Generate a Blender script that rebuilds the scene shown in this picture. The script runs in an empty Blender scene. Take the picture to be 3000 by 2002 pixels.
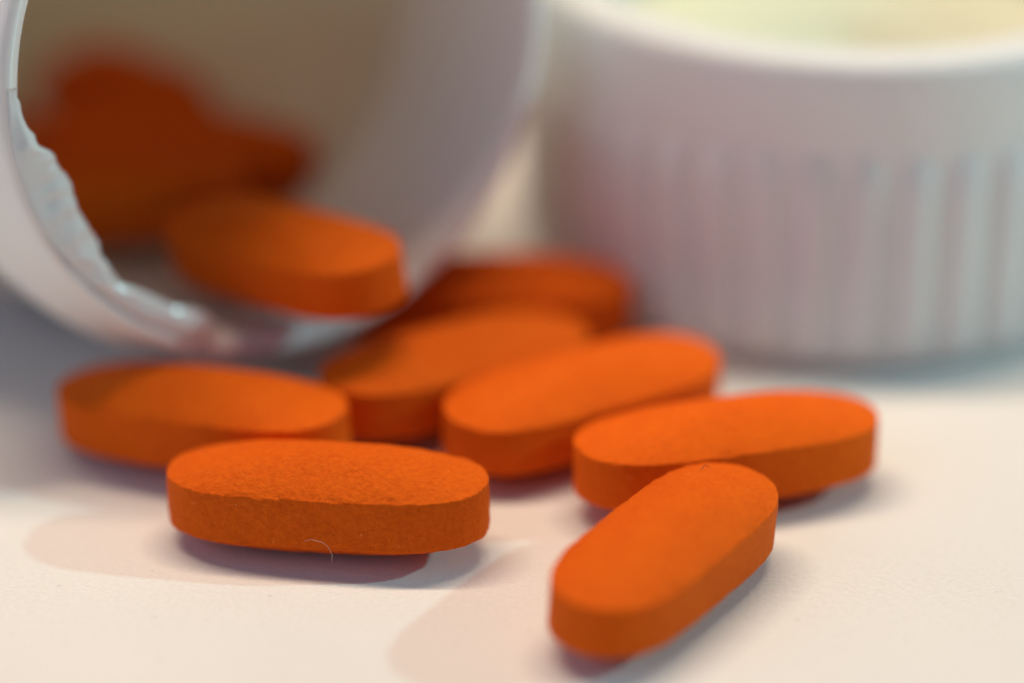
import bpy, bmesh, math, random
from mathutils import Vector, Matrix, noise

sc = bpy.context.scene
C = sc.collection
MM = 0.001                                     # everything below is written in millimetres

# ------------------------------------------------------------------ camera
cam = bpy.data.cameras.new("camera")
cam_o = bpy.data.objects.new("camera", cam)
C.objects.link(cam_o)
cam_o.location = (0.0, -194.07 * MM, 93.29 * MM)
cam_o.rotation_euler = (math.radians(90 - 25.675), 0, 0)
cam.sensor_width = 36.0
cam.lens = 121.54
cam.clip_start = 0.005
cam.clip_end = 50.0
cam.dof.use_dof = True
cam.dof.focus_distance = 187.6 * MM
cam.dof.aperture_fstop = 7.4
cam.dof.aperture_blades = 0
sc.camera = cam_o

# ------------------------------------------------------------------ world, lamps, exposure
w = bpy.data.worlds.new("World")
sc.world = w
w.use_nodes = True
bg = w.node_tree.nodes["Background"]
bg.inputs[0].default_value = (0.45, 0.51, 0.74, 1)
bg.inputs[1].default_value = 0.17


def lamp(name, loc, target, power, color, shape, sx, sy=None):
    l = bpy.data.lights.new(name, 'AREA')
    l.shape = shape
    l.size = sx
    if sy:
        l.size_y = sy
    l.energy = power
    l.color = color
    o = bpy.data.objects.new(name, l)
    C.objects.link(o)
    o.location = loc
    d = (Vector(target) - Vector(loc)).normalized()
    o.rotation_euler = d.to_track_quat('-Z', 'Y').to_euler()
    return o


# long warm tube lamp overhead, slightly behind the tablets
lamp("tube_lamp", (-0.045, 0.075, 0.46), (-0.045, -0.02, 0), 2.7, (1.0, 0.79, 0.59), 'RECTANGLE', 0.46, 0.025)
# small cool lamp low on the right
lamp("desk_lamp", (0.72, 0.02, 0.385), (0, -0.02, 0), 2.8, (0.50, 0.95, 0.98), 'DISK', 0.022)
# pale blue daylight from a window far to the left
lamp("window_light", (-0.55, -0.34, 0.32), (0.0, -0.01, 0.01), 1.6, (0.50, 0.65, 0.90), 'RECTANGLE', 0.80, 0.58)

sc.view_settings.view_transform = 'Standard'
sc.view_settings.look = 'None'
sc.view_settings.exposure = -0.11
sc.view_settings.gamma = 1.0
sc.cycles.max_bounces = 16
sc.cycles.diffuse_bounces = 8
sc.cycles.transmission_bounces = 10


# ------------------------------------------------------------------ helpers
def tag(o, label=None, cat=None, group=None, kind=None):
    for k, v in (('label', label), ('category', cat), ('group', group), ('kind', kind)):
        if v:
            o[k] = v
    return o


def link(name, verts, faces, mat, parent=None, smooth=True):
    me = bpy.data.meshes.new(name)
    me.from_pydata([tuple(c * MM for c in v) for v in verts], [], faces)
    me.update()
    if smooth:
        me.polygons.foreach_set('use_smooth', [True] * len(me.polygons))
    me.materials.append(mat)
    o = bpy.data.objects.new(name, me)
    C.objects.link(o)
    if parent:
        o.parent = parent
    return o


def empty(name, loc=(0, 0, 0), rz=0.0):
    o = bpy.data.objects.new(name, None)
    C.objects.link(o)
    o.empty_display_size = 0.005
    o.location = [c * MM for c in loc]
    o.rotation_euler = (0, 0, rz)
    return o


def new_mat(name):
    m = bpy.data.materials.new(name)
    m.use_nodes = True
    nt = m.node_tree
    nt.nodes.clear()
    out = nt.nodes.new('ShaderNodeOutputMaterial')
    return m, nt, out


def N(nt, t, **kw):
    n = nt.nodes.new(t)
    for k, v in kw.items():
        if k in n.inputs:
            n.inputs[k].default_value = v
        else:
            setattr(n, k, v)
    return n


def noise_tex(nt, coord, scale, detail=3.0, rough=0.55):
    n = N(nt, 'ShaderNodeTexNoise', Scale=scale, Detail=detail, Roughness=rough)
    nt.links.new(coord, n.inputs['Vector'])
    return n.outputs['Fac']


def ramp(nt, fac, stops):
    r = nt.nodes.new('ShaderNodeValToRGB')
    e = r.color_ramp.elements
    e[0].position, e[0].color = stops[0][0], (*stops[0][1], 1)
    e[1].position, e[1].color = stops[-1][0], (*stops[-1][1], 1)
    for p, c in stops[1:-1]:
        x = e.new(p)
        x.color = (*c, 1)
    nt.links.new(fac, r.inputs[0])
    return r.outputs[0]


def mixc(nt, fac, a, b, blend='MIX'):
    m = nt.nodes.new('ShaderNodeMix')
    m.data_type = 'RGBA'
    m.blend_type = blend
    for s, v in ((0, fac), (6, a), (7, b)):
        if isinstance(v, (int, float)):
            m.inputs[s].default_value = v
        elif isinstance(v, tuple):
            m.inputs[s].default_value = (*v, 1)
        else:
            nt.links.new(v, m.inputs[s])
    return m.outputs[2]


def math_n(nt, op, a, b):
    m = nt.nodes.new('ShaderNodeMath')
    m.operation = op
    for i, v in enumerate((a, b)):
        if isinstance(v, (int, float)):
            m.inputs[i].default_value = v
        else:
            nt.links.new(v, m.inputs[i])
    return m.outputs[0]


def bump(nt, height, strength, dist_mm, prev=None):
    b = N(nt, 'ShaderNodeBump', Strength=strength, Distance=dist_mm * MM)
    nt.links.new(height, b.inputs['Height'])
    if prev is not None:
        nt.links.new(prev, b.inputs['Normal'])
    return b.outputs['Normal']


# ------------------------------------------------------------------ materials
def mat_paper():
    m, nt, out = new_mat("matt_white_paper")
    tc = N(nt, 'ShaderNodeTexCoord').outputs['Object']
    p = N(nt, 'ShaderNodeBsdfPrincipled', Roughness=0.8)
    p.inputs['Specular IOR Level'].default_value = 0.25
    mp = N(nt, 'ShaderNodeMapping')
    mp.inputs['Scale'].default_value = (1.0, 1.7, 1.0)
    mp.inputs['Rotation'].default_value = (0, 0, math.radians(25))
    nt.links.new(tc, mp.inputs['Vector'])
    v = mp.outputs['Vector']
    fine = noise_tex(nt, v, 3200, 4, 0.6)
    grain = noise_tex(nt, v, 1100, 3, 0.6)
    blot = noise_tex(nt, tc, 55, 2, 0.5)
    col = ramp(nt, blot, [(0.3, (0.71, 0.67, 0.635)), (0.7, (0.75, 0.71, 0.672))])
    col = mixc(nt, 0.22, col, ramp(nt, fine, [(0.3, (0.62, 0.6, 0.57)), (0.62, (0.9, 0.89, 0.87))]))
    fleck = noise_tex(nt, v, 1500, 1, 0.4)
    fm = ramp(nt, fleck, [(0.735, (0, 0, 0)), (0.80, (1, 1, 1))])
    col = mixc(nt, math_n(nt, 'MULTIPLY', fm, 0.45), col, (0.42, 0.40, 0.38))
    nt.links.new(col, p.inputs['Base Color'])
    nrm = bump(nt, fine, 0.7, 0.05)
    nrm = bump(nt, grain, 0.6, 0.11, nrm)
    nt.links.new(nrm, p.inputs['Normal'])
    nt.links.new(p.outputs[0], out.inputs[0])
    return m


def mat_tablet(name, k):
    m, nt, out = new_mat(name)
    tc = N(nt, 'ShaderNodeTexCoord').outputs['Object']
    p = N(nt, 'ShaderNodeBsdfPrincipled', Roughness=0.75)
    p.inputs['Specular IOR Level'].default_value = 0.10
    fine = noise_tex(nt, tc, 7000, 3, 0.6)
    mid = noise_tex(nt, tc, 3500, 4, 0.66)
    big = noise_tex(nt, tc, 420, 4, 0.6)
    col = ramp(nt, big, [(0.3, (0.70, 0.096, 0.0018)), (0.7, (0.78, 0.122, 0.0025))])
    col = mixc(nt, 0.32 * k ** 0.5, col, ramp(nt, mid, [(0.32, (0.50, 0.055, 0.001)), (0.68, (0.83, 0.155, 0.006))]))
    oi = N(nt, 'ShaderNodeObjectInfo')
    tone = math_n(nt, 'ADD', math_n(nt, 'MULTIPLY', oi.outputs['Random'], 0.14), 0.92)
    hs = nt.nodes.new('ShaderNodeHueSaturation')
    nt.links.new(tone, hs.inputs['Value'])
    nt.links.new(col, hs.inputs['Color'])
    col = hs.outputs['Color']
    sp = noise_tex(nt, tc, 3800, 1, 0.4)
    sm = ramp(nt, sp, [(0.76, (0, 0, 0)), (0.82, (1, 1, 1))])
    col = mixc(nt, math_n(nt, 'MULTIPLY', sm, 0.5), col, (0.95, 0.42, 0.13))
    nt.links.new(col, p.inputs['Base Color'])
    nrm = bump(nt, mid, min(1.0, 0.6 * k), 0.12 * k)
    nrm = bump(nt, fine, 0.5, 0.035 * k, nrm)
    nt.links.new(nrm, p.inputs['Normal'])
    nt.links.new(p.outputs[0], out.inputs[0])
    return m


def mat_plastic(name, col, trans, fac, rough=0.35, spec=0.4):
    m, nt, out = new_mat(name)
    tc = N(nt, 'ShaderNodeTexCoord').outputs['Object']
    p = N(nt, 'ShaderNodeBsdfPrincipled', Roughness=rough)
    p.inputs['Specular IOR Level'].default_value = spec
    n1 = noise_tex(nt, tc, 260, 3, 0.5)
    c = ramp(nt, n1, [(0.3, tuple(x * 0.97 for x in col)), (0.7, col)])
    nt.links.new(c, p.inputs['Base Color'])
    nt.links.new(bump(nt, n1, 0.12, 0.08), p.inputs['Normal'])
    t = N(nt, 'ShaderNodeBsdfTranslucent')
    t.inputs['Color'].default_value = (*trans, 1)
    mx = nt.nodes.new('ShaderNodeMixShader')
    mx.inputs[0].default_value = fac
    nt.links.new(p.outputs[0], mx.inputs[1])
    nt.links.new(t.outputs[0], mx.inputs[2])
    nt.links.new(mx.outputs[0], out.inputs[0])
    return m


def mat_plain(name, col, rough=0.6):
    m, nt, out = new_mat(name)
    tc = N(nt, 'ShaderNodeTexCoord').outputs['Object']
    p = N(nt, 'ShaderNodeBsdfPrincipled', Roughness=rough)
    c = ramp(nt, noise_tex(nt, tc, 3000), [(0.3, tuple(x * 0.85 for x in col)), (0.7, col)])
    nt.links.new(c, p.inputs['Base Color'])
    nt.links.new(p.outputs[0], out.inputs[0])
    return m


PAPER = mat_paper()
TABLET = mat_tablet("pressed_orange_powder", 0.8)
COARSE = mat_tablet("coarse_orange_powder", 1.25)
BOTTLE = mat_plastic("milky_bottle_plastic", (0.82, 0.81, 0.79), (0.87, 0.76, 0.60), 0.31)
NECK = mat_plastic("thick_neck_plastic", (0.90, 0.89, 0.88), (0.86, 0.76, 0.66), 0.15)
CAPMAT = mat_plastic("white_cap_plastic", (0.90, 0.92, 0.92), (0.92, 0.90, 0.88), 0.20, 0.5, 0.25)
SEAL = mat_plastic("torn_seal_film", (0.84, 0.86, 0.87), (0.8, 0.82, 0.82), 0.25, 0.2, 0.6)
WARM_TINT = mat_plastic("warm_bounce_tint", (0.84, 0.87, 0.68), (0.9, 0.88, 0.75), 0.25, 0.6, 0.2)  # yellow tint stands in for warm light bouncing within the white cap
PALE = mat_plain("pale_lint", (0.62, 0.45, 0.40))
DARK = mat_plain("dark_lint", (0.05, 0.03, 0.02))

# ------------------------------------------------------------------ setting: the table
bm = bmesh.new()
bmesh.ops.create_cube(bm, size=1.0, matrix=Matrix.Translation((0.05, 0.10, -0.015)) @ Matrix.Diagonal((1.5, 1.1, 0.03, 1)))
bmesh.ops.bevel(bm, geom=bm.edges[:], offset=0.003, segments=3, affect='EDGES')
me = bpy.data.meshes.new("tabletop")
bm.to_mesh(me)
bm.free()
me.materials.append(PAPER)
table = bpy.data.objects.new("tabletop", me)
C.objects.link(table)
tag(table, "matt white tabletop with faint paper grain under the tablets", kind="structure")


# ------------------------------------------------------------------ revolve helper (axis z)
def revolve(profile, seg, closed=True):
    verts, faces = [], []
    n = len(profile)
    for i in range(seg):
        a = 2 * math.pi * i / seg
        for r, z in profile:
            verts.append((r * math.cos(a), r * math.sin(a), z))
    for i in range(seg):
        j = (i + 1) % seg
        for k in range(n if closed else n - 1):
            l = (k + 1) % n
            faces.append((i * n + k, j * n + k, j * n + l, i * n + l))
    return verts, faces


def arc(cr, cz, r, a0, a1, n):
    return [(cr + r * math.cos(math.radians(a0 + (a1 - a0) * i / n)), cz + r * math.sin(math.radians(a0 + (a1 - a0) * i / n))) for i in range(n + 1)]


# ------------------------------------------------------------------ cap, lying upside down, open side up
CAP_R, CAP_H = 21.05, 20.3
cap = empty("bottle_cap", (21.7, 16.0, 0), 0.05)
tag(cap, "white ribbed screw cap standing open side up beside the bottle", "bottle cap")
R0 = CAP_R - 0.55                              # groove radius of the ribbed part
prof = [(0.01, 0.25)]
prof += [(R0 - 2.2, 0.25), (R0 - 1.6, 0.0)]
prof += arc(R0 - 1.3, 1.3, 1.3, -90, 0, 6)
prof += [(R0, 8.0), (R0, 12.6), (R0 + 0.1, 14.2)]
prof += [(R0 + 0.12, 17.5)]
prof += arc(R0 - 0.88, CAP_H - 1.1, 1.1, 0, 90, 6)
prof += arc(R0 - 2.2, CAP_H - 0.7, 0.7, 90, 180, 4)
RI = R0 - 2.9
prof += [(RI, 16.6), (RI - 0.5, 16.1), (RI - 0.7, 15.6), (RI - 0.5, 15.2), (RI, 14.8)]
prof += [(RI, 13.7), (RI - 0.3, 13.2), (0.01, 13.2)]
vv, ff = revolve(prof, 144)
link("shell", vv, ff, CAPMAT, cap)
vv, ff = revolve([(0.01, 13.203), (RI - 0.55, 13.203)] + arc(RI - 0.75, 13.8, 0.25, 0, 90, 3) + [(0.01, 14.05)], 96)
warm_disc = link("warm_disc", vv, ff, WARM_TINT, cap)  # added disc, its colour carries the warm bounced light of the cap's inside
warm_disc["label"] = "added disc inside the cap, its cream tint standing in for warm bounced light"
# one rib mesh shared by all ribs
NR = 42
rv, rf = [], []
zs = [(0.75, 0.0), (1.1, 0.45), (1.7, 0.8), (2.8, 1.0), (7.5, 1.0), (11.4, 1.0), (12.2, 0.93), (13.0, 0.76), (13.8, 0.5), (14.5, 0.2), (14.9, 0.0)]
na = 8
for z, k in zs:
    for i in range(na + 1):
        t = math.pi * i / na
        y = 1.22 * math.cos(t)
        h = (0.74 * math.sin(t) ** 0.9) * k
        base = math.sqrt(R0 * R0 - y * y) - 0.12
        rv.append((base + h, y * (0.92 + 0.08 * k), z))
for a in range(len(zs) - 1):
    for i in range(na):
        q = a * (na + 1) + i
        rf.append((q, q + na + 1, q + na + 2, q + 1))
rib0 = link("rib", rv, rf, CAPMAT, cap)
for i in range(1, NR):
    r = rib0.copy()
    C.objects.link(r)
    r.parent = cap
    r.rotation_euler = (0, 0, 2 * math.pi * i / NR)

# ------------------------------------------------------------------ bottle, lying on its side, mouth to the front right
YAW, PITCH = 0.593, 0.08
MOUTH = (-12.90, -8.65, 22.22)
bottle = empty("pill_bottle", (MOUTH[0], MOUTH[1], 0), 0.0)
tag(bottle, "open white plastic pill bottle lying on its side, tablets spilling from its mouth", "pill bottle")
LIP = 18.15                                     # outer lip radius
NI = 16.75                                      # inner neck radius
AX = Vector((math.sin(YAW) * math.cos(PITCH), -math.cos(YAW) * math.cos(PITCH), math.sin(PITCH)))
UX = Vector((math.cos(YAW), math.sin(YAW), 0))
UP = UX.cross(AX) * -1.0
if UP.z < 0:
    UP = -UP


def body_r(s):                                 # outer body radius s mm behind the mouth: the wall lies flush on the table
    return (MOUTH[2] - s * math.sin(PITCH)) / math.cos(PITCH) - 0.03


po = [(0.01, -78.0), (body_r(78) - 4.0, -78.0)] + [(body_r(76) - 3.0 + 3.0 * math.sin(math.radians(a)), -75.0 - 3.0 * math.cos(math.radians(a))) for a in (15, 30, 45, 60, 75, 90)]
po += [(body_r(60), -60.0), (body_r(40), -40.0), (body_r(21), -21.0)]
for i in range(1, 9):
    po.append((body_r(21) + (18.3 - body_r(21)) * (0.5 - 0.5 * math.cos(math.pi * i / 8)), -21.0 + 6.5 * i / 8))
po += [(18.2, -12.5), (18.6, -10.8), (19.2, -9.0), (19.5, -7.2), (19.5, -5.8), (19.15, -4.2), (18.6, -2.9), (18.2, -1.8)]
po += arc(LIP - 0.7, -0.7, 0.7, 0, 90, 6)
po += arc(NI + 0.7, -0.7, 0.7, 90, 180, 6)
po += [(NI, -6.0), (NI, -13.6)]
RB = body_r(20) - 1.5
for i in range(1, 9):
    po.append((NI + (RB - NI) * (0.5 - 0.5 * math.cos(math.pi * i / 8)), -13.8 - 6.0 * i / 8))
po += [(body_r(40) - 1.5, -40.0), (body_r(60) - 1.5, -60.0), (body_r(74) - 1.6, -73.5), (body_r(76) - 4.5, -76.4), (0.01, -76.4)]
vv, ff = revolve(po, 160)


def to_bottle(v):
    """(u, w, along axis) -> coordinates relative to the bottle's empty"""
    p = UX * v[0] + UP * v[1] + AX * v[2]
    return (p.x, p.y, p.z + MOUTH[2])


body = link("body", [to_bottle(v) for v in vv], ff, BOTTLE, bottle)
body.data.materials.append(NECK)                # the neck wall is thicker, so less light comes through it
for pl in body.data.polygons:
    if all(vv[i][2] > -14.5 for i in pl.vertices):
        pl.material_index = 1

# torn rest of the foil seal on the left lower lip
SEAL_EDGE = [(174, 17.0), (180, 16.7), (184.4, 16.2), (190, 15.25), (197, 14.9), (203, 15.15), (210, 15.2), (217.4, 15.7), (223, 16.0),
             (230, 15.6), (237, 15.6), (243, 15.4), (246, 15.5), (248.5, 16.4)]


def seal_edge(a):
    for (a0, r0), (a1, r1) in zip(SEAL_EDGE, SEAL_EDGE[1:]):
        if a <= a1:
            t = (a - a0) / (a1 - a0)
            t = t * t * (3 - 2 * t)
            return r0 + (r1 - r0) * t
    return SEAL_EDGE[-1][1]


sv, sf = [], []
n_a, n_r = 120, 10
for i in range(n_a + 1):
    t = i / n_a
    deg = 174 + (248.5 - 174) * t
    a = math.radians(deg)
    crisp = 1.0 if deg < 220 else max(0.25, 1 - (deg - 220) / 14)
    r_out = LIP - 0.55 - 0.5 * min(1.0, max(0.0, (deg - 200) / 20))
    r_in = seal_edge(deg) + noise.noise(Vector((t * 34.0, 4.1, 0))) * 0.16
    for k in range(n_r + 1):
        s = k / n_r
        r = r_out + (r_in - r_out) * s
        lump = noise.noise(Vector((t * 16.0, s * 1.6, 7.7))) * 0.5 + noise.noise(Vector((t * 45.0, s * 4, 2.7))) * 0.14
        z = 0.10 + (0.30 + lump * crisp) * math.sin(math.pi * min(1.0, s * 0.8 + 0.06)) * 0.75 * min(1.0, t * 9) - 0.25 * s * s
        sv.append((r * math.cos(a), r * math.sin(a), max(z, 0.06 if s < 0.7 else -0.6)))
base = len(sv)
sv += [(x, y, z - 0.14) for x, y, z in sv]
W1 = n_r + 1
for i in range(n_a):
    for k in range(n_r):
        q = i * W1 + k
        sf.append((q, q + 1, q + W1 + 1, q + W1))
        sf.append((base + q, base + q + W1, base + q + W1 + 1, base + q + 1))
for i in range(n_a):
    for k in (0, n_r):
        q = i * W1 + k
        sf.append((q, q + W1, base + q + W1, base + q))
for i in (0, n_a):
    for k in range(n_r):
        q = i * W1 + k
        sf.append((q, q + 1, base + q + 1, base + q))
seal = link("torn_seal", [to_bottle(v) for v in sv], sf, SEAL, bottle)
seal["label"] = "crinkled torn rest of the foil seal on the lip"

# ------------------------------------------------------------------ tablets
TA, TB, BAND, DOME, PW = 9.0, 3.57, 2.85, 1.4737, 4.41
NO = 176


def tablet_mesh(seed, rough):
    off = Vector((seed * 13.7, seed * 5.1, seed * 2.3))
    ring2d = []
    # points spread evenly by arc length along |x/a|^p + |y/b|^2 = 1
    dense = []
    M = 4000
    for i in range(M):
        t = 2 * math.pi * i / M
        c = math.cos(t)
        dense.append((TA * math.copysign(abs(c) ** (2 / PW), c), TB * math.sin(t)))
    acc = [0.0]
    for i in range(M):
        a, b = dense[i], dense[(i + 1) % M]
        acc.append(acc[-1] + math.hypot(b[0] - a[0], b[1] - a[1]))
    j = 0
    for i in range(NO):
        target = acc[-1] * i / NO
        while acc[j + 1] < target:
            j += 1
        f = (target - acc[j]) / max(1e-9, acc[j + 1] - acc[j])
        a, b = dense[j], dense[(j + 1) % M]
        ring2d.append((a[0] + (b[0] - a[0]) * f, a[1] + (b[1] - a[1]) * f))
    hb = BAND / 2
    prof = []                                   # (scale, z) from top pole to bottom pole
    top = [i / 24 for i in range(1, 24)] + [0.975, 0.99, 0.997]
    for s in top:
        prof.append((s, hb + DOME * (1 - s * s)))
    prof += [(1.0, hb - 0.05), (1.0, hb - 0.16)]
    nb = 7
    for i in range(1, nb):
        prof.append((1.0, hb - BAND * i / nb))
    prof += [(1.0, -hb + 0.16), (1.0, -hb + 0.05)]
    for s in reversed(top):
        prof.append((s, -hb - DOME * (1 - s * s)))
    verts = [(0, 0, hb + DOME)]
    for s, z in prof:
        for x, y in ring2d:
            p = Vector((x * s, y * s, z))
            q = p + off
            d = noise.noise(q * 0.9) * 0.035 + noise.noise(q * 3.1) * 0.02 * rough + noise.noise(q * 7.0) * 0.02 * rough * rough
            edge = max(0.0, 1 - abs(abs(z) - hb) / 0.35)
            chip = (max(0.0, noise.noise(q * 1.7 + Vector((9, 9, 9))) - 0.12) * 0.22 + max(0.0, noise.noise(q * 4.5)) * 0.07) * edge * rough * (1.0 if z > 0 else 0.25)
            nrm = Vector((p.x / TA ** 2 * 3, p.y / TB ** 2 * 3, p.z / 2.9 ** 2 * (0.3 if s == 1.0 else 2.0))).normalized()
            p += nrm * (d - chip)
            verts.append(tuple(p))
    verts.append((0, 0, -hb - DOME))
    faces = []
    nr = len(prof)
    for i in range(NO):
        j = (i + 1) % NO
        faces.append((0, 1 + i, 1 + j))
        for k in range(nr - 1):
            a = 1 + k * NO
            faces.append((a + i, a + NO + i, a + NO + j, a + j))
        a = 1 + (nr - 1) * NO
        faces.append((a + i, len(verts) - 1, a + j))
    return verts, faces


def tablet(x, y, psi, roll, tilt, label, seed, z=None, group=None, rough=1.0):
    """z None: lies on the table; else z is the height of its lowest point"""
    v, f = tablet_mesh(seed, rough)
    o = link("tablet", v, f, COARSE if rough > 1.2 else TABLET)
    o.rotation_euler = (roll, tilt, psi)
    R = o.rotation_euler.to_matrix()
    low = min((R @ Vector(p)).z for p in v)
    o.location = (x * MM, y * MM, ((z or 0.0) - low) * MM)
    tag(o, label, "tablet", group)
    return o


G1 = "orange tablets spilling from the bottle"
G2 = "orange tablets still inside the bottle"
tablet(-10.149, -25.9, -0.1603, -0.0378, -0.0258, "front sharp grainy orange tablet lying crosswise, with a pale hair on its side", 1, group=G1, rough=1.5)
tablet(8.188, -32.657, 1.0026, 0.0617, 0.0034, "nearest orange tablet, pointing towards the viewer, with a tiny dark hair on top", 2, group=G1, rough=0.8)
tablet(12.161, -20.290, 0.3071, -0.0289, 0.0137, "rightmost orange tablet, directly behind the one pointing at the viewer", 3, group=G1, rough=0.9)
tablet(4.15, -14.3, 0.5514, 0.0531, -0.0012, "slanted orange tablet in the middle, touching the one nearer the bottle mouth", 4, group=G1)
tablet(-3.35, -10.43, 0.6129, 0.0062, 0.0436, "blurred orange tablet between the bottle mouth and the slanted middle tablet", 5, group=G1)
tablet(-17.83, -16.43, -0.3723, -0.007, -0.0592, "leftmost orange tablet on the table, below the bottle lip, half shaded", 6, group=G1)
tablet(-1.5, -0.45, 0.05, 0.003, 0.02, "farthest shaded orange tablet on the table between bottle and cap", 7, group=G1)
tablet(-13.46, -7.5, -0.773, 0.085, -0.1165, "orange tablet lying across the bottle lip, half out of the mouth", 8, z=6.05, group=G1)


def inside(s, u, wz, ang, roll, tilt, label, seed, group=G2):
    """a tablet in the bottle's own frame: s behind the mouth, u sideways, wz above the axis; ang 90 degrees = along the axis"""
    v, f = tablet_mesh(seed, 1.0)
    o = link("tablet", v, f, TABLET)
    F = Matrix((UX, -AX, UP)).transposed()
    from mathutils import Euler
    o.rotation_euler = (F @ Euler((roll, tilt, math.radians(ang)), 'XYZ').to_matrix()).to_euler()
    o.location = (Vector(MOUTH) - AX * s + UX * u + UP * wz) * MM
    return tag(o, label, "tablet", group)


inside(24.4, 4.9, -13.4, -37, 0.05, 0.10, "dark blurred tablet at the right end of the heap inside the bottle", 9)
inside(35.8, 7.4, -13.3, 93, -0.48, 0.0, "blurred tablet topmost in the heap inside the bottle, behind the right end one", 10)
inside(34.6, -1.6, -14.8, 97, 0.10, 0.0, "blurred tablet at the left end of the heap inside the bottle, above the torn seal", 11)
inside(18.2, -3.4, -12.6, -33, 0.0, 0.0, "dark tablet at the front of the heap inside the bottle, behind the lip one", 12)


# ------------------------------------------------------------------ lint
def fibre(pts, r, mat, label):
    o_pts = [Vector(p) for p in pts]
    # smooth the path (Catmull-Rom)
    path = []
    for i in range(len(o_pts) - 1):
        p0, p1, p2, p3 = o_pts[max(i - 1, 0)], o_pts[i], o_pts[i + 1], o_pts[min(i + 2, len(o_pts) - 1)]
        for k in range(4):
            t = k / 4
            path.append(0.5 * ((2 * p1) + (p2 - p0) * t + (2 * p0 - 5 * p1 + 4 * p2 - p3) * t * t + (3 * p1 - p0 - 3 * p2 + p3) * t ** 3))
    path.append(o_pts[-1])
    v, f, n = [], [], 6
    for i, p in enumerate(path):
        d = (path[min(i + 1, len(path) - 1)] - path[max(i - 1, 0)]).normalized()
        a = d.orthogonal().normalized()
        b = d.cross(a)
        rr = r * (0.6 + 0.4 * math.sin(math.pi * (i + 0.5) / len(path)))
        for k in range(n):
            t = 2 * math.pi * k / n
            v.append(tuple(p + (a * math.cos(t) + b * math.sin(t)) * rr))
    for i in range(len(path) - 1):
        for k in range(n):
            f.append((i * n + k, i * n + (k + 1) % n, (i + 1) * n + (k + 1) % n, (i + 1) * n + k))
    f.append(tuple(range(n)))
    f.append(tuple(range(len(v) - n, len(v))))
    o = link("lint_fibre", v, f, mat)
    tag(o, label, "lint")
    return o


fibre([(-11.30, -29.4, 2.08), (-10.89, -29.72, 2.36), (-10.71, -29.85, 2.38), (-10.35, -29.98, 2.36), (-10.12, -30.0, 2.21), (-9.94, -30.0, 2.0),
       (-9.78, -30.0, 1.62), (-9.75, -30.0, 1.51), (-9.78, -30.0, 1.39), (-9.79, -30.02, 1.11)], 0.016, PALE,
      "thin pale curled hair hanging on the side of the front tablet")
fibre([(10.31, -27.19, 5.30), (10.48, -26.83, 5.33), (10.65, -26.75, 5.33), (10.77, -26.95, 5.33)], 0.022, DARK,
      "tiny dark curled hair on top of the nearest tablet")
